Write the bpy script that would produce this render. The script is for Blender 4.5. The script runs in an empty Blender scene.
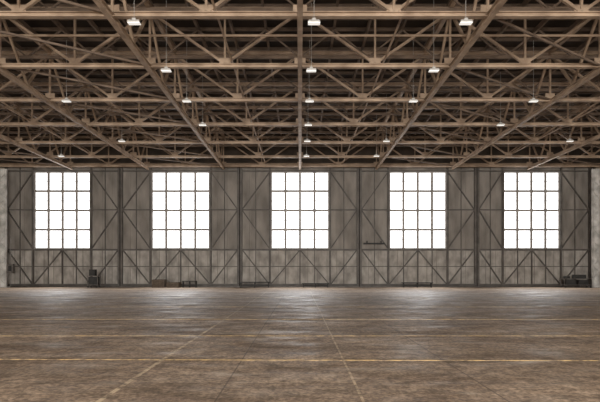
import bpy, math, random
from mathutils import Vector
random.seed(7)
sc=bpy.context.scene
sc.view_settings.view_transform='Standard'

# ------------------------------------------------ helpers
class MB:
    def __init__(s): s.v=[]; s.f=[]; s.m=[]
    def hexa(s,c,mi=0):
        b=len(s.v); s.v+= [tuple(p) for p in c]
        for q in ((0,3,2,1),(4,5,6,7),(0,1,5,4),(1,2,6,5),(2,3,7,6),(3,0,4,7)):
            s.f.append(tuple(b+i for i in q)); s.m.append(mi)
    def box(s,x0,x1,y0,y1,z0,z1,mi=0):
        s.hexa([(x0,y0,z0),(x1,y0,z0),(x1,y1,z0),(x0,y1,z0),(x0,y0,z1),(x1,y0,z1),(x1,y1,z1),(x0,y1,z1)],mi)
    def beam(s,p,q,w,h,up=(0,0,1),mi=0,ox=0,oz=0):
        p=Vector(p);q=Vector(q);d=(q-p).normalized();u=Vector(up)
        if abs(d.dot(u))>.98: u=Vector((0,1,0))
        r=d.cross(u).normalized();u=r.cross(d).normalized()
        p=p+r*ox+u*oz;q=q+r*ox+u*oz
        c=[]
        for e in (p,q):
            c+=[e-r*w/2-u*h/2,e+r*w/2-u*h/2,e+r*w/2+u*h/2,e-r*w/2+u*h/2]
        s.hexa(c,mi)
    def ibeam(s,p,q,w,h,t=.04,up=(0,0,1),mi=0):
        s.beam(p,q,w,t,up,mi,0,-h/2+t/2); s.beam(p,q,w,t,up,mi,0,h/2-t/2); s.beam(p,q,t,h-2*t,up,mi)
    def cyl(s,p,q,r,n=10,mi=0,r2=None):
        p=Vector(p);q=Vector(q);d=(q-p).normalized();u=Vector((0,0,1))
        if abs(d.dot(u))>.98:u=Vector((0,1,0))
        a=d.cross(u).normalized();bb=a.cross(d);b=len(s.v)
        r2=r if r2 is None else r2
        for e,R in((p,r),(q,r2)):
            for i in range(n):
                t=2*math.pi*i/n; s.v.append(tuple(e+a*R*math.cos(t)+bb*R*math.sin(t)))
        for i in range(n):
            j=(i+1)%n; s.f.append((b+i,b+j,b+n+j,b+n+i)); s.m.append(mi)
        s.f.append(tuple(b+i for i in range(n-1,-1,-1))); s.m.append(mi)
        s.f.append(tuple(b+n+i for i in range(n))); s.m.append(mi)
    def obj(s,name,mats,parent=None):
        me=bpy.data.meshes.new(name); me.from_pydata(s.v,[],s.f)
        for m in mats: me.materials.append(m)
        for i,p in enumerate(me.polygons): p.material_index=s.m[i]
        me.update()
        o=bpy.data.objects.new(name,me); sc.collection.objects.link(o)
        if parent: o.parent=parent
        return o

def mat(name,c1,c2,scale=2,rough=.7,metal=0,stretch=(1,1,1),bump=0,detail=6,lo=.35,hi=.65):
    m=bpy.data.materials.new(name); m.use_nodes=True; nt=m.node_tree; N=nt.nodes; L=nt.links
    b=N['Principled BSDF']; b.inputs['Roughness'].default_value=rough; b.inputs['Metallic'].default_value=metal
    g=N.new('ShaderNodeNewGeometry'); mp=N.new('ShaderNodeMapping'); mp.inputs['Scale'].default_value=stretch
    L.new(g.outputs['Position'],mp.inputs[0])
    n=N.new('ShaderNodeTexNoise'); n.inputs['Scale'].default_value=scale; n.inputs['Detail'].default_value=detail
    L.new(mp.outputs[0],n.inputs[0])
    r=N.new('ShaderNodeValToRGB'); r.color_ramp.elements[0].position=lo; r.color_ramp.elements[1].position=hi
    r.color_ramp.elements[0].color=(*c1,1); r.color_ramp.elements[1].color=(*c2,1)
    L.new(n.outputs[0],r.inputs[0]); L.new(r.outputs[0],b.inputs['Base Color'])
    if bump:
        bp=N.new('ShaderNodeBump'); bp.inputs['Strength'].default_value=bump; L.new(n.outputs[0],bp.inputs['Height']); L.new(bp.outputs[0],b.inputs['Normal'])
    return m
def emis(name,col,st):
    m=bpy.data.materials.new(name); m.use_nodes=True; b=m.node_tree.nodes['Principled BSDF']
    b.inputs['Base Color'].default_value=(.8,.8,.8,1)
    b.inputs['Emission Color'].default_value=(*col,1); b.inputs['Emission Strength'].default_value=st
    return m

M_truss=mat('truss_paint',(.25,.17,.112),(.46,.335,.235),1.2,.6)
M_truss2=mat('truss_paint_shaded',(.11,.075,.051),(.22,.155,.11),1.0,.7)  # truss paint with the shade deep in the roof put into the colour
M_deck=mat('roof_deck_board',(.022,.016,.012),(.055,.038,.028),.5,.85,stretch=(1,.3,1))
M_wall=mat('door_cladding',(.140,.122,.104),(.265,.235,.205),.5,.75,stretch=(1.6,1,.6),detail=10)
M_wall_lo=mat('lower_cladding',(.20,.180,.158),(.38,.345,.305),.9,.75,stretch=(1.5,1,1),detail=10)
M_frame=mat('door_frame_steel',(.055,.046,.039),(.105,.090,.077),1.5,.6)
M_mull=mat('window_frame_steel',(.22,.20,.18),(.34,.31,.28),1.5,.6)
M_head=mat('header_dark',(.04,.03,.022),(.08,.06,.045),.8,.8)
M_side=mat('side_wall_panel',(.30,.26,.21),(.42,.37,.31),.6,.8)
M_col=mat('column_pale_paint',(.40,.38,.35),(.70,.67,.63),1.5,.6)
M_dark=mat('dark_rubber',(.012,.011,.010),(.03,.028,.025),3,.7)
M_steel=mat('tool_steel',(.10,.09,.08),(.20,.18,.165),4,.45,.6)
M_wood=mat('pallet_wood',(.05,.037,.026),(.12,.088,.06),4,.8,stretch=(1,6,6))
M_pane=emis('window_frosted_glass',(.97,.98,1.0),3.0)
M_lamp=emis('lamp_diffuser',(1,.96,.88),.6)
M_house=mat('lamp_housing',(.40,.38,.35),(.5,.48,.45),3,.4)

# ------------------------------------------------ floor material
def floor_mat(paint=None,amt=1.0):
    m=bpy.data.materials.new('concrete_floor' if not paint else 'worn_floor_paint'); m.use_nodes=True
    nt=m.node_tree; N=nt.nodes; L=nt.links; b=N['Principled BSDF']
    g=N.new('ShaderNodeNewGeometry')
    def noise(sc_,det,st=(1,1,1)):
        mp=N.new('ShaderNodeMapping'); mp.inputs['Scale'].default_value=st; L.new(g.outputs['Position'],mp.inputs[0])
        n=N.new('ShaderNodeTexNoise'); n.inputs['Scale'].default_value=sc_; n.inputs['Detail'].default_value=det; n.inputs['Roughness'].default_value=.65
        L.new(mp.outputs[0],n.inputs[0]); return n
    def ramp(src,p0,c0,p1,c1):
        r=N.new('ShaderNodeValToRGB'); e=r.color_ramp.elements
        e[0].position=p0;e[1].position=p1;e[0].color=(*c0,1);e[1].color=(*c1,1); L.new(src,r.inputs[0]); return r
    def mix(a,b_,f,mode='MIX'):
        x=N.new('ShaderNodeMix'); x.data_type='RGBA'; x.blend_type=mode
        if isinstance(f,float): x.inputs[0].default_value=f
        else: L.new(f,x.inputs[0])
        for k,q in((6,a),(7,b_)):
            if isinstance(q,tuple): x.inputs[k].default_value=(*q,1)
            else: L.new(q,x.inputs[k])
        return x.outputs[2]
    n1=noise(.35,8,(1,1.4,1)); n2=noise(3.5,10); n3=noise(14,6); n4=noise(1.1,9,(.6,1.3,1)); n5=noise(.25,5,(.5,1.6,1))
    base=ramp(n1.outputs[0],.38,(.22,.158,.108),.64,(.41,.315,.232)).outputs[0]
    sp=ramp(n2.outputs[0],.38,(.55,.52,.49),.62,(1.3,1.27,1.24)).outputs[0]
    base=mix(base,sp,.9,'MULTIPLY')
    sp2=ramp(n3.outputs[0],.42,(.65,.64,.63),.58,(1.2,1.2,1.2)).outputs[0]
    base=mix(base,sp2,.9,'MULTIPLY')
    st=ramp(n4.outputs[0],.56,(0,0,0),.68,(.55,.55,.55)).outputs[0]
    base=mix(base,(.11,.077,.053),st)
    lp=ramp(n4.outputs[0],.30,(.7,.7,.7),.42,(0,0,0)).outputs[0]
    base=mix(base,(.50,.42,.33),lp)
    bg_=ramp(n5.outputs[0],.40,(.80,.79,.78),.60,(1.12,1.12,1.12)).outputs[0]
    base=mix(base,bg_,1.0,'MULTIPLY')
    if not paint:
        br=N.new('ShaderNodeTexBrick'); br.offset=0; br.inputs['Scale'].default_value=1
        br.inputs['Brick Width'].default_value=3.8; br.inputs['Row Height'].default_value=1.9
        br.inputs['Mortar Size'].default_value=.015; br.inputs['Mortar Smooth'].default_value=.3
        mp=N.new('ShaderNodeMapping'); mp.inputs['Location'].default_value=(1.1,.1,0); L.new(g.outputs['Position'],mp.inputs[0]); L.new(mp.outputs[0],br.inputs[0])
        jf=N.new('ShaderNodeMath'); jf.operation='MULTIPLY'; jf.inputs[1].default_value=.7; L.new(br.outputs['Fac'],jf.inputs[0])
        base=mix(base,(.07,.05,.036),jf.outputs[0])
        vo=N.new('ShaderNodeTexVoronoi'); vo.feature='DISTANCE_TO_EDGE'; vo.inputs['Scale'].default_value=.28
        dn=N.new('ShaderNodeVectorMath'); dn.operation='SCALE'; dn.inputs['Scale'].default_value=1.6
        L.new(n2.outputs['Color'],dn.inputs[0])
        ad=N.new('ShaderNodeVectorMath'); ad.operation='ADD'; L.new(g.outputs['Position'],ad.inputs[0]); L.new(dn.outputs[0],ad.inputs[1]); L.new(ad.outputs[0],vo.inputs['Vector'])
        cr=ramp(vo.outputs['Distance'],.003,(.5,.5,.5),.009,(0,0,0)).outputs[0]
        base=mix(base,(.06,.043,.03),cr)
    if paint:
        wf=ramp(n2.outputs[0],.42,(.1,.1,.1),.58,(amt,amt,amt)).outputs[0]
        base=mix(base,paint,wf)
    L.new(base,b.inputs['Base Color'])
    rr=N.new('ShaderNodeMapRange'); rr.inputs[1].default_value=.38; rr.inputs[2].default_value=.62; rr.inputs[3].default_value=.46; rr.inputs[4].default_value=.78
    L.new(n4.outputs[0],rr.inputs[0]); L.new(rr.outputs[0],b.inputs['Roughness'])
    b.inputs['Specular IOR Level'].default_value=.27
    bp=N.new('ShaderNodeBump'); bp.inputs['Strength'].default_value=.25; bp.inputs['Distance'].default_value=.02; L.new(n3.outputs[0],bp.inputs['Height']); L.new(bp.outputs[0],b.inputs['Normal'])
    return m
M_floor=floor_mat(); M_paint=floor_mat((.70,.47,.19),.9); M_paintw=floor_mat((.66,.52,.35),.75)

W=33; YB=-14; D=50; HL=11.9; HU=14.7; HD=15.4
f=MB(); f.box(-W-.4,W+.4,YB-22,D+.6,-.3,0); f.obj('floor',[M_floor])
p=MB()
def line(x0,y0,x1,y1,w,mi=0):
    p.beam((x0,y0,.003),(x1,y1,.003),w,.004,mi=mi)
line(-2.6,2,-2.6,15.5,.07,1); line(.82,2,.82,40,.035,1); line(-2.6,15.5,-2.6,40,.04,1)
line(-1.6,9.45,14,9.3,.07);line(-14,9.6,-1.6,9.45,.05)
for y,w in((12.9,.06),(17.2,.09),(23,.13),(30.5,.17)):
    line(-28,y,28,y,w)
p.obj('floor_marking',[M_paint,M_paintw])

# ------------------------------------------------ shell
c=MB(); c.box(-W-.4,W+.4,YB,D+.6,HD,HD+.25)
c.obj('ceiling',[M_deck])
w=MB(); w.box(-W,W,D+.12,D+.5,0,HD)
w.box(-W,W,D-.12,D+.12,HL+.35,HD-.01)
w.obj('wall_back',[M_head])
for nm,s in(('wall_left',-1),('wall_right',1)):
    w=MB(); x=s*W; w.box(min(x,x+s*.3),max(x,x+s*.3),YB,D+.5,0,HD)
    for k in range(13):
        yy=YB+2+k*5; w.box(min(x,x-s*.3),max(x,x-s*.3),yy-.12,yy+.12,0,HD)
    w.obj(nm,[M_side])
w=MB(); w.box(-W,W,YB-.3,YB,12.5,HD); w.box(-W,-W+4,YB-.3,YB,0,12.5); w.box(W-4,W,YB-.3,YB,0,12.5)
w.obj('wall_front',[M_side])

# ------------------------------------------------ sliding hangar doors (5 leaves) with windows
edges=[-29.4,-17.9,-6.0,5.9,17.6,29.0]
wins=[(-26.5,-20.9),(-14.8,-9.0),(-2.9,2.9),(8.9,14.6),(20.3,25.9)]
ZT=HL+.3; wz0=3.8; wz1=11.5
for i in range(5):
    x0,x1=edges[i]+.04,edges[i+1]-.04; a,b=wins[i]
    root=bpy.data.objects.new('hangar_door' if i==0 else 'hangar_door.%03d'%i,None); sc.collection.objects.link(root)
    d=MB()
    Y0,Y1=D-.08,D+.06
    d.box(x0,a,Y0,Y1,wz0,ZT); d.box(b,x1,Y0,Y1,wz0,ZT); d.box(a,b,Y0,Y1,wz1,ZT)
    d.box(x0,x1,Y0,Y1,.15,wz0,1)
    xx=x0+.9
    while xx<x1-.3:
        d.box(xx-.02,xx+.02,Y0-.03,Y0,.2,wz0 if a<xx<b else ZT,0); xx+=.97
    d.obj('cladding',[M_wall,M_wall_lo],root)
    fr=MB()
    def v(x,w_=.16,z0=.1,z1=ZT,dp=.22): fr.box(x-w_/2,x+w_/2,Y0-dp,Y0,z0,z1)
    def h(z,xa,xb,w_=.14,dp=.2): fr.box(xa,xb,Y0-dp,Y0,z-w_/2,z+w_/2)
    v(x0+.1,.2);v(x1-.1,.2);v(a-.1,.16);v(b+.1,.16)
    h(.22,x0,x1,.2);h(2.05,x0,x1,.07,.12);h(wz0-.08,x0,x1,.16);h(ZT-.12,x0,x1,.2);h(wz1+.06,x0,x1,.1)
    for z in(7.7,):
        h(z,x0,a,.1);h(z,b,x1,.1)
    yb=Y0-.1
    def dg(xa,za,xb,zb,w_=.13): fr.beam((xa,yb,za),(xb,yb,zb),.1,w_,up=(0,1,0.001))
    for (l,r,out) in((x0+.2,a-.18,1),(b+.18,x1-.2,-1)):
        if out==1: o_,n_=l,r
        else: o_,n_=r,l
        dg(n_,11.4,o_,7.75);dg(o_,7.65,n_,3.9)
        dg(o_,3.7,n_,.3)
        mx=(l+r)/2
        fr.box(mx-.03,mx+.03,Y0-.1,Y0,.3,ZT-.1)
    q=(b-a)/2
    dg(a,.3,a+q,3.7,.11); dg(a+q,3.7,b,.3,.11)
    for k in(.5,1.5): v(a+k*q,.07,.2,wz0,.12)
    v(a+q,.1,.2,wz0,.15)
    fr.obj('steel_frame',[M_frame],root)
    ro=MB()
    for xr in(x0+1.2,x1-1.2,(x0+x1)/2):
        ro.cyl((xr,D-.25,.16),(xr,D-.14,.16),.15,14)
    ro.obj('rollers',[M_dark],root)
    wn=MB(); wn.box(a,b,D-.02,D+.02,wz0,wz1,1)
    def wb(xa,xb,za,zb,dp=.1): wn.box(xa,xb,D-.02-dp,D-.02,za,zb,0)
    cw=(b-a)/4; rh=(wz1-wz0)/4
    for k in range(5): wb(a+k*cw-.12,a+k*cw+.12,wz0,wz1)
    for k in range(5): wb(a,b,wz0+k*rh-.11,wz0+k*rh+.11,.09)
    for k in range(4):
        wb(a,b,wz0+(k+.5)*rh-.02,wz0+(k+.5)*rh+.02,.03)
    wn.obj('window_%d'%(i+1),[M_mull,M_pane],root)
t=MB(); t.box(-30.5,30.5,D-.42,D-.34,0,.05); t.box(-30.5,30.5,D-.22,D-.16,0,.05); t.obj('trim_door_rail',[M_steel])
t=MB(); t.ibeam((-W+.01,D-.45,HL+.18),(W-.01,D-.45,HL+.18),.35,.35,.05); t.obj('trim_door_track',[M_truss])

for i,s in enumerate((-1,1)):
    cmb=MB(); x=s*(29.05 if s<0 else 28.9); yc=D-1.1
    # built-up laced column: two flanged legs with zig-zag lacing
    for e in(-.28,.28):
        cmb.ibeam((x+e,yc,0),(x+e,yc,HL-.32),.22,.16,.03,up=(1,0,0))
    z=.3; k=0
    while z<HL-1:
        cmb.beam((x-.28*(1 if k%2 else -1),yc-.12,z),(x+.28*(1 if k%2 else -1),yc-.12,z+.6),.03,.08,up=(0,1,0)); z+=.6; k+=1
    cmb.box(x-.2,x+.2,yc-.04,yc+.04,.05,HL-.32)
    cmb.box(x-.5,x+.5,yc-.3,yc+.3,0,.06)
    cmb.obj('steel_column' if i==0 else 'steel_column.001',[M_col])
    e=MB(); xa=s*29.5; xb=s*(W-.32); e.box(min(xa,xb),max(xa,xb),D-.1,D+.1,0,ZT)
    for z in (2.5,5,7.5,10): e.box(min(xa,xb),max(xa,xb),D-.25,D-.1,z-.08,z+.08)
    e.obj('end_panel' if i==0 else 'end_panel.001',[M_side])

# ------------------------------------------------ roof structure
ys=[-10,-5,0,5,10,15,20,25,30,35,40,45,49]
n=0
for y in ys:
    t=MB()
    t.ibeam((-W,y,HL),(W,y,HL),.24,.20,.035); t.ibeam((-W,y,HU),(W,y,HU),.24,.20,.035)
    pn=3.75; x=-30; k=0
    while x<=30.01:
        t.beam((x,y,HL+.1),(x,y,HU-.1),.10,.10)
        if x<30:
            if k%2==0: t.beam((x,y,HU-.1),(x+pn,y,HL+.1),.12,.12)
            else: t.beam((x,y,HL+.1),(x+pn,y,HU-.1),.12,.12)
        t.box(x-.28,x+.28,y-.02,y+.02,HL+.08,HL+.40)
        x+=pn;k+=1
    t.obj('roof_truss' if n==0 else 'roof_truss.%03d'%n,[M_truss]); n+=1
n=0
for k in range(-4,5):
    x=k*7.5; t=MB()
    t.ibeam((x,YB,HL-.16),(x,D-.7,HL-.16),.22,.28,.04); t.ibeam((x,YB,HU+.1),(x,D-.1,HU+.1),.22,.22,.035)
    for a_,b_ in zip(ys[:-1],ys[1:]):
        m_=(a_+b_)/2
        t.beam((x,a_,HU),(x,m_,HL),.12,.12); t.beam((x,m_,HL),(x,b_,HU),.12,.12)
    t.obj('roof_girder' if n==0 else 'roof_girder.%03d'%n,[M_truss]); n+=1
t=MB(); x=-31.875
while x<32:
    t.beam((x,YB,HU+.35),(x,D-.15,HU+.35),.12,.26); x+=1.875
y=YB+1
while y<D-.3:
    t.beam((-W,y,HD-.1),(W,y,HD-.1),.1,.18); y+=1.25
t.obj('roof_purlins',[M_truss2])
t=MB()
for y0,y1 in zip(ys[:-1],ys[1:]):
    ym=(y0+y1)/2
    t.beam((-W,ym,HL+1.5),(W,ym,HL+1.5),.12,.16)
    x=-30
    while x<30:
        t.beam((x,ym,HL+1.5),(x+1.875,ym,HU+.2),.08,.08); t.beam((x+1.875,ym,HU+.2),(x+3.75,ym,HL+1.5),.08,.08); x+=3.75
    for k in (-4,-2,1,3):
        x=k*7.5
        t.beam((x,y0,HL+.02),(x+7.5,y1,HL+.02),.09,.09)
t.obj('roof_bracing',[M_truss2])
t=MB()
for x in(-18.9,-3.4,4.2,19.1): t.cyl((x,YB+.1,HL+.25),(x,D-1,HL+.25),.05,8)
for y in(22.6,36.5): t.cyl((-W+.35,y,HL+.4),(W-.35,y,HL+.4),.06,8)
t.obj('conduit_pipes',[M_truss])

# ------------------------------------------------ lamps
n=0
pos=[]
for y in(-2,6,13,19.6): pos+=[(x,y) for x in(-6.5,.55,6.5)]
pos+=[(-6.5,24.3),(.55,24.3),(6.5,24.3)]
pos+=[(x,28.7) for x in(-13.4,-6.5,.55,6.5,13.4)]
pos+=[(x,33.4) for x in(-6.5,.55,13.4)]
pos+=[(x,37.6) for x in(-13.4,.55,6.5,20.3)]
pos+=[(x,42.5) for x in(-20.3,.55,6.5)]
for x,y in pos:
        l=MB(); z=11.38
        l.hexa([(x-.25,y-.13,z),(x+.25,y-.13,z),(x+.25,y+.13,z),(x-.25,y+.13,z),(x-.2,y-.1,z+.09),(x+.2,y-.1,z+.09),(x+.2,y+.1,z+.09),(x-.2,y+.1,z+.09)])
        l.box(x-.23,x+.23,y-.11,y+.11,z-.03,z-.001,1)
        l.box(x-.07,x+.07,y-.06,y+.06,z+.09,z+.18)
        l.cyl((x,y,z+.18),(x,y,HU+.2),.01,6)
        l.obj('high_bay_lamp' if n==0 else 'high_bay_lamp.%03d'%n,[M_house,M_lamp]); n+=1

# ------------------------------------------------ items along the wall
def cart(name,x,y,wd,ht,load):
    m=MB()
    for sx in(-1,1):
        for sy in(-1,1):
            m.beam((x+sx*wd/2,y+sy*.35,.14),(x+sx*wd/2,y+sy*.35,ht),.05,.05)
            m.cyl((x+sx*(wd/2-.08),y+sy*.35-.03,.09),(x+sx*(wd/2-.08),y+sy*.35+.03,.09),.09,14,1)
    m.box(x-wd/2,x+wd/2,y-.38,y+.38,ht-.04,ht); m.box(x-wd/2,x+wd/2,y-.38,y+.38,.25,.29)
    m.cyl((x+wd/2+.12,y-.3,ht+.12),(x+wd/2+.12,y+.3,ht+.12),.02,8)
    for s in(-1,1): m.beam((x+wd/2,y+s*.3,ht-.02),(x+wd/2+.12,y+s*.3,ht+.12),.03,.03)
    for (dx,w_,h_,z) in load: m.box(x+dx-w_/2,x+dx+w_/2,y-.25,y+.25,z,z+h_,1)
    return m.obj(name,[M_steel,M_dark])
cart('tool_cart',-19.9,48.3,1.0,1.15,[(0,.9,.75,.29),(-.1,.55,.6,1.15)])
cart('equipment_trolley',26.6,48.2,2.6,.9,[(-.6,1.0,.5,.29),(.6,.9,.45,.29),(.3,1.1,.35,.9),(-.9,.4,.2,.9)])
def pallet(name,x,y,L_,layers):
    m=MB(); z=0
    for k in range(layers):
        for yy in(-.45,0,.45): m.box(x-L_/2,x+L_/2,y+yy-.05,y+yy+.05,z,z+.1)
        s=-L_/2
        while s<L_/2-.05: m.box(x+s,x+s+.11,y-.5,y+.5,z+.1,z+.13); s+=.17
        z+=.13
    return m.obj(name,[M_wood])
pallet('wooden_pallet',-13.6,48.4,1.2,6); pallet('wooden_pallet.001',-12.2,48.4,1.2,4)
def bench(name,x,y,L_,ht=.45):
    m=MB()
    m.box(x-L_/2,x+L_/2,y-.2,y+.2,ht-.08,ht)
    for s in(-.45,0,.45):
        for q in(-.15,.15): m.beam((x+s*L_,y+q,0),(x+s*L_,y+q,ht-.08),.08,.08)
    m.box(x-L_*.45,x+L_*.45,y-.02,y+.02,.15,.22)
    return m.obj(name,[M_dark])
bench('low_bench',-10.7,48.5,1.4,.65); bench('low_bench.001',-4.4,48.6,3.0,.55); bench('low_bench.002',11.4,48.6,3.0,.5); bench('low_bench.003',1.5,48.6,2.6,.42)
m=MB(); m.box(6.3,8.4,49.55,49.7,4.25,4.4); m.box(6.6,6.7,49.6,49.72,4.4,4.6);m.box(8.0,8.1,49.6,49.72,4.4,4.6); m.obj('door_latch_bar',[M_dark])
m=MB(); m.box(-28.5,-27.9,48.6,48.85,1.4,2.3); m.box(-28.35,-28.05,48.57,48.6,1.6,2.1,1); m.cyl((-28.2,48.75,2.3),(-28.2,48.75,5),.03,8); m.cyl((-28.2,48.75,0),(-28.2,48.75,1.4),.03,8); m.obj('electrical_box',[M_steel,M_dark])

# ------------------------------------------------ light
wd=bpy.data.worlds.new('w'); sc.world=wd; wd.use_nodes=True
bg=wd.node_tree.nodes['Background']; bg.inputs[0].default_value=(.95,.97,1,1); bg.inputs[1].default_value=3.0
def area(name,loc,rot,sx,sy,e,col):
    l=bpy.data.lights.new(name,'AREA'); l.shape='RECTANGLE'; l.size=sx; l.size_y=sy; l.energy=e; l.color=col
    o=bpy.data.objects.new(name,l); sc.collection.objects.link(o); o.location=loc; o.rotation_euler=rot; return o
area('doorway_daylight',(0,YB-.6,6.2),(math.radians(94),0,0),56,12,18500,(1,.955,.885))
for i,(a,b) in enumerate(wins):
    l=bpy.data.lights.new('window_daylight','SPOT'); l.energy=4200; l.spot_size=math.radians(95); l.spot_blend=1; l.shadow_soft_size=.05; l.color=(.97,.98,1); l.specular_factor=.25
    o=bpy.data.objects.new('window_daylight',l); sc.collection.objects.link(o); o.location=((a+b)/2,49.3,7.8)
    o.rotation_euler=(Vector((0,-6,-7.8))).to_track_quat('-Z','Y').to_euler()

cam=bpy.data.cameras.new('camera'); co=bpy.data.objects.new('camera',cam); sc.collection.objects.link(co)
co.location=(0,0,1.7); co.rotation_euler=(math.radians(90),0,0); cam.lens=30; cam.sensor_width=36; cam.shift_y=69/600; cam.clip_end=300
sc.camera=co
